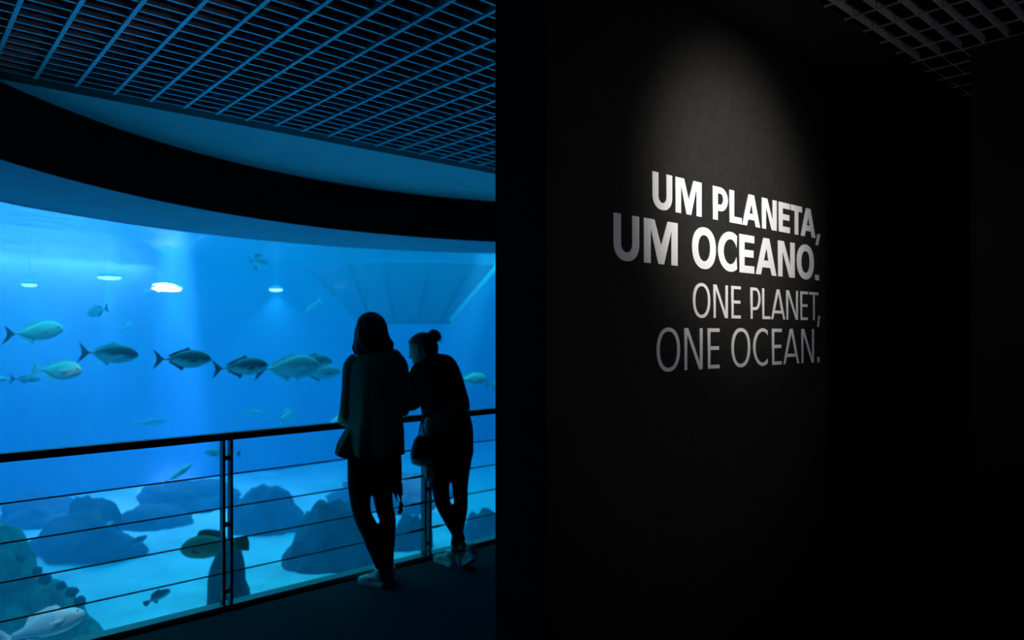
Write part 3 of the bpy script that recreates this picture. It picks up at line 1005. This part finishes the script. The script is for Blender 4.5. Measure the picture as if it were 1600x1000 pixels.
fish(171, 818, 8.2, 20, 150, 'tiny white fish over the broad rock mound', 'sardine', F_WHITE, M_FIN_W, pitch=-25, tail=0.6)
fish(450, 652, 9.4, 20, 85, 'tiny pale fish above the handrail near the loose shirt', 'grouper', F_SILVER, M_FIN_L, tail=0.5)
fish(405, 411, 9.6, 20, 85, 'tiny dark fish near the surface in the middle', 'grouper', F_DARK, M_FIN_D, tail=0.5)


# ------------------------------------------------------------------ people
def head_mesh(bm, c, face, sc=1.0, tilt=0.0):
    """Head of total height .225*sc centred at c, looking along face."""
    f = Vector(face).normalized()
    s = f.cross(UP).normalized()
    u = s.cross(f).normalized()
    # level (from the middle), front, back, half width
    lev = [(-0.112, 0.070, 0.005, 0.016), (-0.102, 0.083, -0.01, 0.034), (-0.085, 0.088, -0.045, 0.050), (-0.065, 0.090, -0.068, 0.058), (-0.045, 0.092, -0.080, 0.064),
           (-0.020, 0.090, -0.090, 0.069), (0.0, 0.087, -0.096, 0.072), (0.022, 0.094, -0.100, 0.075), (0.05, 0.093, -0.100, 0.076), (0.078, 0.078, -0.090, 0.068), (0.098, 0.05, -0.066, 0.05), (0.112, 0.012, -0.03, 0.02)]
    n = 24
    rings = []
    for (z, fr, bk, w) in lev:
        ring = []
        for k in range(n):
            a = 2 * math.pi * k / n
            ca, sa = math.cos(a), math.sin(a)
            x = (fr + bk) / 2 + (fr - bk) / 2 * math.copysign(abs(ca) ** 0.9, ca)
            ring.append(bm.verts.new(c + (f * x + s * (w * sa) + u * z) * sc))
        rings.append(ring)
    for i in range(len(rings) - 1):
        for k in range(n):
            bm.faces.new((rings[i][k], rings[i][(k + 1) % n], rings[i + 1][(k + 1) % n], rings[i + 1][k]))
    bm.faces.new(rings[0][::-1])
    bm.faces.new(rings[-1])
    L = lambda x, y, z: c + (f * x + s * y + u * z) * sc
    # nose, lips, ears
    tube(bm, [L(0.088, 0, 0.012), L(0.102, 0, -0.010), L(0.114, 0, -0.030), L(0.098, 0, -0.038)], [(0.008, 0.010), (0.010, 0.012), (0.014, 0.012), (0.010, 0.006)], n=10, side=s)
    tube(bm, [L(0.086, -0.022, -0.060), L(0.097, 0, -0.058), L(0.086, 0.022, -0.060)], [0.004, 0.0075, 0.004], n=8)
    tube(bm, [L(0.084, -0.020, -0.071), L(0.095, 0, -0.071), L(0.084, 0.020, -0.071)], [0.004, 0.008, 0.004], n=8)
    for sd in (-1, 1):
        tube(bm, [L(-0.012, sd * 0.073, -0.035), L(-0.014, sd * 0.080, -0.012), L(-0.020, sd * 0.083, 0.012), L(-0.016, sd * 0.077, 0.022)],
             [(0.008, 0.006), (0.015, 0.008), (0.018, 0.008), (0.010, 0.005)], n=10, side=f)
    return L


def hand_mesh(bm, wrist, direction, palm_dn, curl=0.5, side=1):
    """Palm and five curled fingers; direction points to the fingertips."""
    d = Vector(direction).normalized()
    n = Vector(palm_dn)
    n = (n - d * n.dot(d)).normalized()
    s = d.cross(n) * side
    L = lambda x, y, z: wrist + d * x + s * y + n * z
    tube(bm, [L(-0.02, 0, 0), L(0.02, 0, 0), L(0.06, 0, 0), L(0.088, 0, 0)], [(0.024, 0.018), (0.034, 0.016), (0.040, 0.014), (0.036, 0.011)], n=12, side=s)
    for y, l in ((-0.030, 0.060), (-0.010, 0.072), (0.010, 0.068), (0.029, 0.054)):
        c1 = curl
        p0 = L(0.08, y, 0)
        p1 = p0 + (d * math.cos(c1) + n * math.sin(c1)) * l * 0.45
        p2 = p1 + (d * math.cos(c1 * 2) + n * math.sin(c1 * 2)) * l * 0.32
        p3 = p2 + (d * math.cos(c1 * 2.7) + n * math.sin(c1 * 2.7)) * l * 0.25
        tube(bm, [p0, p1, p2, p3], [0.0095, 0.009, 0.008, 0.006], n=8)
    tube(bm, [L(0.02, -0.028, 0.004), L(0.045, -0.052, 0.012), L(0.068, -0.060, 0.024), L(0.086, -0.058, 0.034)], [0.013, 0.011, 0.009, 0.006], n=8)


def shoe(root, heel, toe, ankle_pt, name_label=None, mats=(None, None)):
    """A trainer from heel to toe (both on the sole's lowest line)."""
    h, t = Vector(heel), Vector(toe)
    ax = (t - h)
    L = ax.length
    ax.normalize()
    up = UP - ax * UP.dot(ax)
    up.normalize()
    sd = ax.cross(up)
    bm = bmesh.new()
    secs = [(0.0, 0.022, 0.060), (0.06, 0.032, 0.082), (0.20, 0.035, 0.088), (0.36, 0.035, 0.080), (0.52, 0.039, 0.062), (0.70, 0.045, 0.050), (0.85, 0.041, 0.042), (0.95, 0.028, 0.034), (1.0, 0.010, 0.028)]
    rings = []
    n = 14
    for (f, w, hh) in secs:
        c = h + ax * (f * L)
        ring = []
        for k in range(n):
            a = 2 * math.pi * k / n
            y = math.cos(a) * w
            z = 0.018 + max(0, (math.sin(a) * 0.5 + 0.5)) * (hh - 0.018)
            ring.append(bm.verts.new(c + sd * y + up * z))
        rings.append(ring)
    for i in range(len(rings) - 1):
        for k in range(n):
            bm.faces.new((rings[i][k], rings[i][(k + 1) % n], rings[i + 1][(k + 1) % n], rings[i + 1][k]))
    bm.faces.new(rings[0][::-1])
    bm.faces.new(rings[-1])
    # collar towards the ankle
    tube(bm, [h + ax * (0.2 * L) + up * 0.06, h + ax * (0.19 * L) + up * 0.098], [(0.036, 0.046), (0.036, 0.044)], n=12, side=sd)
    so = bm_obj('shoe', bm, mats[0] or M_SHOE, root, root.location, smooth=True)
    bm = bmesh.new()
    lo, hi = [], []
    for f, w in [(0, 0.018), (0.05, 0.034), (0.2, 0.038), (0.4, 0.037), (0.6, 0.044), (0.75, 0.048), (0.9, 0.040), (0.98, 0.022)]:
        lo.append((f, w))
    outl = [(f, w) for f, w in lo] + [(1.01, 0.0)] + [(f, -w) for f, w in reversed(lo)]
    a_ = [bm.verts.new(h + ax * (f * L) + sd * w) for f, w in outl]
    b_ = [bm.verts.new(h + ax * (f * L) + sd * w + up * 0.024) for f, w in outl]
    bm.faces.new(a_[::-1])
    bm.faces.new(b_)
    for i in range(len(outl)):
        bm.faces.new((a_[i], a_[(i + 1) % len(outl)], b_[(i + 1) % len(outl)], b_[i]))
    sl = bm_obj('sole', bm, mats[1] or M_SOLE, so, root.location)
    # laces
    for i in range(4):
        f = 0.40 + i * 0.075
        hh = 0.078 - i * 0.0075
        bm = bmesh.new()
        c = h + ax * (f * L) + up * (hh + 0.001)
        tube(bm, [c - sd * 0.022 - up * 0.006, c + up * 0.003, c + sd * 0.022 - up * 0.006], 0.003, n=6)
        bm_obj('lace', bm, M_SOLE, so, root.location)
    return so


def eyes(root, L):
    for sd in (-1, 1):
        bm = bmesh.new()
        bmesh.ops.create_uvsphere(bm, u_segments=10, v_segments=8, radius=0.011)
        c = L(0.083, sd * 0.031, 0.004)
        bmesh.ops.translate(bm, verts=bm.verts[:], vec=c)
        bm_obj('eye', bm, M_SCLERA, root, root.location, smooth=True)


FACE_V = Vector((0, 1, 0))

# --- woman with long hair and a loose shirt
W1 = P(597, 917, 4.374)
W1.z = 0.0
bm = bmesh.new()
hc = P(581, 520, 4.42)
Lh1 = head_mesh(bm, hc, (0.1, 1, -0.08), 1.0)
limb(bm, [(583, 538, 4.41, 12, 0.052), (584, 552, 4.40, 13, 0.055), (586, 562, 4.39, 24, 0.06)], 14)
limb(bm, [(586, 560, 4.39, 22, 0.055), (587, 570, 4.38, 40, 0.075), (588, 600, 4.38, 37, 0.105), (588, 645, 4.38, 31, 0.10), (587, 680, 4.37, 36, 0.115), (585, 712, 4.37, 38, 0.115), (585, 726, 4.37, 28, 0.09)], 20)
LEFT1 = [(566, 706, 4.36, 21, 0.09), (562, 740, 4.36, 17, 0.082), (562, 766, 4.365, 15.5, 0.075), (566, 803, 4.375, 12.3, 0.060), (578, 829, 4.37, 12.6, 0.056), (584, 850, 4.37, 10.6, 0.050), (590, 868, 4.37, 8.4, 0.040), (596, 886, 4.375, 7.0, 0.036), (597, 904, 4.38, 7.0, 0.04)]
RIGHT1 = [(605, 706, 4.38, 20, 0.09), (602, 740, 4.39, 16, 0.082), (598, 766, 4.40, 14, 0.072), (601, 793, 4.415, 12, 0.060), (606, 814, 4.41, 10.8, 0.056), (607, 844, 4.41, 8.6, 0.048), (607, 868, 4.41, 6.6, 0.038), (607.5, 886, 4.41, 6.0, 0.034), (608, 902, 4.42, 6.0, 0.036)]
limb(bm, LEFT1)
limb(bm, RIGHT1)
limb(bm, [(556, 566, 4.38, 12, 0.05), (549, 575, 4.38, 12, 0.05), (544, 612, 4.40, 9.5, 0.042), (540, 640, 4.43, 8.5, 0.036)], 12)
tube(bm, smoothed([tuple(P(540, 643, 4.43)), tuple(P(552, 648, 4.50)), tuple(P(572, 646, 4.58))], 4), [0.036, 0.036, 0.034, 0.033, 0.031, 0.029, 0.027, 0.026, 0.025], n=12)
hand_mesh(bm, P(575, 645, 4.59), P(595, 645, 4.66) - P(575, 645, 4.59), (0, 0, -1), 0.16, 1)
limb(bm, [(618, 566, 4.39, 12, 0.05), (625, 576, 4.39, 12, 0.05), (630, 612, 4.45, 9, 0.042), (631, 638, 4.51, 8, 0.036)], 12)
tube(bm, smoothed([tuple(P(631, 640, 4.51)), tuple(P(624, 648, 4.60)), tuple(P(612, 645, 4.68))], 4), [0.036, 0.036, 0.034, 0.033, 0.031, 0.029, 0.027, 0.026, 0.025], n=12)
hand_mesh(bm, P(610, 643, 4.69), P(596, 643, 4.74) - P(610, 643, 4.69), (0, 0, -1), 0.16, -1)
me = remeshed(bm, 0.0075, 3, 'person')
w1 = link('person', me, M_SKIN, None, W1, True)
tag(w1, 'standing person with shoulder-length dark hair, loose long shirt and black leggings at railing', 'person')
eyes(w1, Lh1)


def child(name, bm, material, root, voxel=None, it=3):
    if voxel:
        me_ = remeshed(bm, voxel, it, name)
        return link(name, me_, material, root, root.location, True)
    return bm_obj(name, bm, material, root, root.location, smooth=True)


# leggings
bm = bmesh.new()
grow = lambda sp, k: [(a[0], a[1], a[2], a[3] + k, a[4] + k * 0.004) for a in sp]
limb(bm, grow(LEFT1[:-1], 1.7), 18)
limb(bm, grow(RIGHT1[:-1], 1.7), 18)
limb(bm, [(585, 690, 4.37, 39, 0.125), (585, 712, 4.37, 40, 0.125), (585, 727, 4.37, 30, 0.10)], 20)
child('leggings', bm, M_LEGS, w1, 0.008)
# shirt with sleeves and a flaring tail
bm = bmesh.new()
def fold1(i, a):
    k = max(0, i - 9) / 14.0
    return 1 + 0.12 * k * math.sin(7 * a + 0.6) + 0.035 * k * math.sin(13 * a + i * 0.12) + 0.02 * math.sin(5 * a + i * 0.5)
limb(bm, [(584, 547.5, 4.39, 20, 0.065), (585, 553, 4.39, 32, 0.08), (587, 563, 4.385, 42, 0.097), (588, 585, 4.38, 43, 0.115), (588, 612, 4.38, 40, 0.12), (588, 645, 4.38, 39, 0.125), (587, 675, 4.37, 42, 0.14), (586.5, 696, 4.37, 43.5, 0.15), (586.5, 709, 4.37, 43.5, 0.152)], 56, 3, fold1)
limb(bm, [(556, 655, 4.38, 8, 0.05), (549, 678, 4.37, 11, 0.07), (541, 697, 4.36, 13, 0.09), (533, 713, 4.35, 9.5, 0.095)], 24, 3, lambda i, a: 1 + 0.12 * math.sin(5 * a))
limb(bm, [(558, 562, 4.38, 12, 0.055), (550, 571, 4.38, 13, 0.06), (546, 596, 4.385, 11.5, 0.056), (544, 622, 4.40, 11, 0.054), (542, 640, 4.42, 11, 0.053), (541, 650, 4.43, 10, 0.05)], 18, 3, lambda i, a: 1 + 0.03 * math.sin(3 * a + i * 1.3))
limb(bm, [(617, 562, 4.39, 12, 0.055), (626, 572, 4.39, 12, 0.058), (629, 600, 4.42, 10.5, 0.055), (630, 625, 4.47, 9.5, 0.052), (631, 643, 4.52, 9, 0.05)], 18, 3, lambda i, a: 1 + 0.03 * math.sin(3 * a + i * 1.3))
child('shirt', bm, M_SHIRT, w1, 0.0075, 2)
bm = bmesh.new()
limb(bm, [(586, 546, 4.40, 15, 0.065), (586, 551, 4.395, 18, 0.07), (586, 556, 4.39, 21, 0.07)], 20)
child('collar', bm, M_SHIRT, w1)
bm = bmesh.new()
c0, c1, c2 = P(531, 652, 4.41), P(546, 652, 4.45), P(562, 648, 4.52)
tube(bm, smoothed([tuple(c0), tuple(c1), tuple(c2)], 4), [0.030, 0.046, 0.052, 0.052, 0.048, 0.050, 0.050, 0.046, 0.036], n=20, mod=lambda i, a: 1 + 0.07 * math.sin(3 * a + i * 1.1) + 0.05 * math.sin(7 * a - i))
child('cuff', bm, M_CUFF, w1)['label'] = 'pale rolled-up sleeve cuff'
# hair
bm = bmesh.new()
def strands(i, a):
    k = min(1, i / 10)
    return 1 + 0.03 * k * math.sin(17 * a + i * 0.35) + 0.045 * k * math.sin(9 * a + i * 0.6)
limb(bm, [(580, 487.5, 4.42, 5, 0.025), (580, 491, 4.42, 13, 0.065), (580, 499, 4.42, 20, 0.098), (580.5, 511, 4.415, 24, 0.112), (581, 524, 4.41, 26, 0.112), (582, 537, 4.405, 28, 0.108), (582.5, 546, 4.395, 29, 0.105), (583, 553, 4.39, 25, 0.085), (583, 556, 4.39, 18, 0.06)], 48, 3, strands)
rnd = random.Random(3)
for k in range(34):
    t = 0.5 + 0.5 * math.copysign(abs(rnd.random() * 2 - 1) ** 0.55, rnd.random() - 0.5)
    x = 556 + 54 * t
    y0 = 528 + rnd.random() * 8
    dd = 4.38 - 0.06 * math.sin(math.pi * t)
    ph = rnd.random() * 6
    out_ = (t - 0.5) * 9
    pts = [P(x + out_ * j / 5 + 1.8 * math.sin(ph + j * 1.4), y0 + j * 4.6, dd + 0.008 * math.cos(ph + j)) for j in range(6)]
    tube(bm, pts, [0.012, 0.015, 0.015, 0.013, 0.009, 0.003], n=7)
child('hair', bm, M_HAIR, w1)
# shoes
h0 = P(604, 917, 4.374); h0.z = 0.001
t0 = P(562, 908, 4.48); t0.z = 0.001
shoe(w1, h0, t0, None)
h0 = P(612, 913, 4.42); h0.z = 0.001
t0 = P(598, 895, 4.62); t0.z = 0.001
shoe(w1, h0, t0, None)
# hanging scarf end with a tassel
bm = bmesh.new()
limb(bm, [(616, 700, 4.32, 10, 0.03), (618, 730, 4.32, 9, 0.028), (620, 755, 4.32, 7, 0.02), (622, 768, 4.32, 5, 0.012)], 16, 3, lambda i, a: 1 + 0.12 * math.sin(4 * a + i * 0.4))
for k in range(9):
    x = 614 + k * 1.7
    tube(bm, [P(x, 755, 4.32), P(x + 0.6, 768 + (k % 3) * 3, 4.32), P(x + 0.9 + 0.4 * (k % 2), 772 + (k % 4) * 4, 4.32)], [0.006, 0.005, 0.002], n=6)
scarf = child('scarf', bm, M_LEGS, w1)
bm = bmesh.new()
tube(bm, [P(625, 725, 4.31), P(627, 760, 4.31), P(626, 790, 4.31)], 0.004, n=6)
for k in range(6):
    q = P(626 + 1.4 * math.sin(k * 2.1), 786 + k * 2.8, 4.31)
    bmesh.ops.create_icosphere(bm, subdivisions=1, radius=0.011 + 0.004 * (k % 2), matrix=Matrix.Translation(q))
bm_obj('tassel', bm, M_LEGS, scarf, w1.location, smooth=True)

# --- woman with a bun leaning on the railing
W2 = P(715, 884, 4.77)
W2.z = 0.0
bm = bmesh.new()
hc2 = P(660, 547, 4.95)
face2 = (-RGT * 0.86 + FWD * 0.42 - UP * 0.22)
Lh2 = head_mesh(bm, hc2, face2, 0.98)
limb(bm, [(666, 553, 4.95, 12, 0.055), (670, 565, 4.94, 14, 0.06), (676, 575, 4.92, 24, 0.07)], 14)
limb(bm, [(672, 568, 4.93, 20, 0.055), (680, 578, 4.91, 34, 0.085), (684, 605, 4.87, 33, 0.105), (693, 645, 4.80, 29, 0.10), (702, 680, 4.75, 31, 0.12), (706, 705, 4.72, 33, 0.125), (706, 724, 4.72, 26, 0.10)], 20)
LEFT2 = [(692, 705, 4.70, 18, 0.09), (688, 740, 4.70, 14.5, 0.08), (688.5, 762, 4.71, 12.2, 0.072), (692, 786, 4.73, 10.4, 0.058), (703, 808, 4.73, 9.8, 0.055), (713, 829, 4.74, 8.0, 0.046), (720, 846, 4.74, 6.4, 0.036), (727, 858, 4.73, 6.0, 0.035)]
RIGHT2 = [(720, 705, 4.73, 18, 0.09), (719, 740, 4.74, 13, 0.08), (719, 764, 4.75, 10.5, 0.068), (720, 792, 4.77, 9.3, 0.056), (717, 815, 4.77, 8.6, 0.054), (714, 836, 4.77, 6.6, 0.044), (711, 852, 4.77, 5.8, 0.036), (709, 866, 4.77, 5.6, 0.036)]
limb(bm, LEFT2)
limb(bm, RIGHT2)
limb(bm, [(654, 579, 4.90, 10, 0.05), (649, 588, 4.90, 10, 0.048), (646, 612, 4.88, 8.2, 0.040), (645, 634, 4.87, 7.5, 0.036)], 12)
tube(bm, [P(645, 632, 4.87), P(648, 633, 4.92), P(652, 634, 4.98)], [0.035, 0.030, 0.025], n=12)
hand_mesh(bm, P(645, 638, 4.87), P(631, 640, 4.83) - P(645, 638, 4.87), (0, 0, -1), 0.2, 1)
limb(bm, [(704, 580, 4.92, 11, 0.05), (712, 590, 4.93, 10, 0.048), (720, 612, 4.98, 8.2, 0.040), (726, 632, 5.03, 7.5, 0.036)], 12)
tube(bm, [P(726, 635, 5.03), P(712, 638, 5.04), P(695, 638, 5.02)], [0.036, 0.031, 0.025], n=12)
hand_mesh(bm, P(693, 636, 5.02), P(676, 637, 4.98) - P(693, 636, 5.02), (0, 0, -1), 0.18, -1)
me = remeshed(bm, 0.0075, 3, 'person')
w2 = link('person', me, M_SKIN, None, W2, True)
tag(w2, 'person with hair in a top bun, leaning on railing, black sweater, ankles crossed', 'person')
eyes(w2, Lh2)
bm = bmesh.new()
limb(bm, grow(LEFT2[:-1], 1.6), 18)
limb(bm, grow(RIGHT2[:-1], 1.6), 18)
limb(bm, [(706, 690, 4.73, 33, 0.13), (706, 708, 4.72, 34, 0.13), (706, 725, 4.72, 27, 0.10)], 20)
child('leggings', bm, M_LEGS, w2, 0.008)
bm = bmesh.new()
limb(bm, [(669, 562, 4.945, 14, 0.062), (674, 568, 4.93, 25, 0.075), (680, 577, 4.915, 36, 0.092), (684, 595, 4.89, 37, 0.112), (688, 618, 4.86, 35, 0.12), (693, 642, 4.81, 34, 0.12), (698, 660, 4.78, 34, 0.125)], 40, 3, lambda i, a: 1 + 0.025 * math.sin(5 * a + i * 0.6))
limb(bm, [(658, 574, 4.91, 11, 0.055), (650, 584, 4.90, 11, 0.055), (648, 610, 4.88, 10, 0.05), (647, 628, 4.87, 9.5, 0.047), (645, 637, 4.87, 8, 0.04)], 16)
limb(bm, [(696, 573, 4.91, 11, 0.055), (708, 583, 4.925, 12, 0.058), (717, 606, 4.97, 10.5, 0.052), (724, 628, 5.01, 9.5, 0.047), (727, 640, 5.03, 8, 0.04)], 16)
tube(bm, [P(726, 636, 5.03), P(712, 638, 5.04), P(702, 638, 5.03)], [0.044, 0.040, 0.035], n=14)
limb(bm, [(690, 567, 4.90, 6, 0.03), (703, 572, 4.90, 9, 0.035), (714, 580, 4.92, 7, 0.03)], 14)
child('sweater', bm, M_SWEATER, w2, 0.0075, 2)
# jacket tied round the hips
bm = bmesh.new()
limb(bm, [(699, 650, 4.78, 30, 0.13), (704, 662, 4.75, 32, 0.14), (706, 680, 4.735, 32.5, 0.15), (706, 700, 4.725, 32.5, 0.155), (706, 717, 4.72, 31, 0.15)], 48, 3, lambda i, a: 1 + 0.012 * i * 0.35 * math.sin(8 * a) + 0.02 * math.sin(3 * a + i * 0.3))
child('tied_jacket', bm, M_JACKET, w2, 0.008, 2)
bm = bmesh.new()
limb(bm, [(671, 655, 4.72, 7, 0.04), (670, 668, 4.70, 8.5, 0.045), (670, 684, 4.69, 8, 0.04), (669, 700, 4.68, 6, 0.03)], 18, 3, lambda i, a: 1 + 0.06 * math.sin(4 * a))
child('shirt_tail', bm, M_PALECLOTH, w2)['label'] = 'pale cloth showing at the waist'
bm = bmesh.new()
limb(bm, [(670, 714, 4.61, 6, 0.03), (669, 724, 4.60, 7.2, 0.035), (668.5, 738, 4.60, 5.5, 0.028), (668, 748, 4.60, 2.5, 0.014), (668, 752, 4.60, 0.8, 0.006)], 18, 3, lambda i, a: 1 + 0.08 * math.sin(5 * a))
child('jacket_sleeve', bm, M_PALECLOTH, w2)['label'] = 'pale cloth end hanging below the bag'
# hair and bun
bm = bmesh.new()
f2 = face2.normalized()
s2 = f2.cross(UP).normalized()
u2 = s2.cross(f2).normalized()
H = lambda x, y, z: hc2 + (f2 * x + s2 * y + u2 * z) * 0.98
lev = [(-0.075, -0.055, -0.092, 0.035), (-0.055, -0.03, -0.100, 0.060), (-0.02, -0.015, -0.110, 0.078), (0.02, 0.005, -0.116, 0.085), (0.05, 0.070, -0.116, 0.088), (0.075, 0.090, -0.108, 0.082), (0.10, 0.070, -0.085, 0.062), (0.122, 0.02, -0.04, 0.025)]
rings = []
lv = smoothed(lev, 3)
n = 40
for i, (z, fr, bk, w) in enumerate(lv):
    ring = []
    for k in range(n):
        a = 2 * math.pi * k / n
        q = 1 + 0.012 * math.sin(13 * a + i * 0.3)
        ring.append(bm.verts.new(H((fr + bk) / 2 + (fr - bk) / 2 * math.cos(a) * q, w * math.sin(a) * q, z)))
    rings.append(ring)
for i in range(len(rings) - 1):
    for k in range(n):
        bm.faces.new((rings[i][k], rings[i][(k + 1) % n], rings[i + 1][(k + 1) % n], rings[i + 1][k]))
bm.faces.new(rings[0][::-1])
bm.faces.new(rings[-1])
hair2 = child('hair', bm, M_HAIR2, w2)
bm = bmesh.new()
bc = P(677.5, 525, 4.93)
for k in range(7):
    a0 = k * 0.9
    pts = []
    for j in range(9):
        a = a0 + j * 0.55
        rr = 0.034 + 0.005 * math.sin(j + k)
        pts.append(bc + RGT * (rr * math.cos(a)) + UP * (rr * 0.8 * math.sin(a) + 0.004 * math.sin(k * 2.0)) + FWD * (0.02 * math.sin(k * 1.7 + j * 0.4)))
    tube(bm, pts, [0.008, 0.014, 0.016, 0.017, 0.017, 0.016, 0.015, 0.012, 0.004], n=8)
bmesh.ops.create_icosphere(bm, subdivisions=3, radius=0.042, matrix=Matrix.Translation(bc))
for k in range(3):
    q = bc + RGT * 0.03 + UP * (0.01 * (k - 3))
    tube(bm, [q, q + RGT * (0.02 + 0.004 * k) + UP * 0.006 * (k - 2), q + RGT * (0.026 + 0.003 * k) - UP * 0.02], [0.005, 0.003, 0.0012], n=5)
tube(bm, [P(680, 548, 4.92), P(682, 560, 4.92), P(684, 566, 4.92)], [0.008, 0.006, 0.002], n=6)
bm_obj('hair_bun', bm, M_HAIR2, hair2, w2.location, smooth=True)
# shoes
h0 = P(711, 886, 4.744); h0.z = 0.001
t0 = P(682, 873, 4.91); t0.z = 0.001
shoe(w2, h0, t0, None)
t0 = P(729, 885, 4.757); t0.z = 0.003
h0 = P(745, 866, 4.66)
h0.z = 0.085
shoe(w2, h0, t0 + (t0 - h0) * 0.25 * 0, None)

# handbag at her side
bag = empty('handbag', P(660, 706, 4.60))
tag(bag, 'dark round handbag with pale bottom trim hanging beside the leaning person', 'handbag')
bm = bmesh.new()
limb(bm, [(663, 682, 4.60, 8, 0.03), (661, 688, 4.60, 13, 0.045), (660, 698, 4.60, 16.5, 0.055), (660, 708, 4.60, 18.5, 0.06), (660, 716, 4.60, 18.5, 0.06), (661, 721, 4.60, 16.5, 0.055)], 28)
bm_obj('bag_body', bm, M_BAG, bag, bag.location, smooth=True)
bm = bmesh.new()
limb(bm, [(660, 715, 4.60, 19, 0.062), (660.5, 720, 4.60, 18.2, 0.062), (661, 725, 4.60, 14, 0.05), (661, 728, 4.60, 7, 0.025)], 28)
bm_obj('bag_base', bm, M_BAGTRIM, bag, bag.location, smooth=True)['label'] = 'pale base trim of the bag'
bm = bmesh.new()
tube(bm, smoothed([tuple(P(652, 690, 4.58)), tuple(P(656, 672, 4.60)), tuple(P(659, 657, 4.72)), tuple(P(664, 645, 4.76))], 4), (0.010, 0.004) and 0.006, n=8)
bm_obj('strap', bm, M_BAG, bag, bag.location, smooth=True)
bm = bmesh.new()
tube(bm, smoothed([tuple(P(666, 688, 4.56)), tuple(P(662, 672, 4.58)), tuple(P(661, 657, 4.71)), tuple(P(665, 645, 4.75))], 4), 0.006, n=8)
bm_obj('strap', bm, M_BAG, bag, bag.location, smooth=True)
bm = bmesh.new()
tube(bm, [P(653, 683, 4.58), P(655, 679, 4.57), P(658, 683, 4.58), P(655, 687, 4.58), P(652, 684, 4.58)], 0.006, n=8)
bm_obj('buckle', bm, M_METAL, bag, bag.location, smooth=True)
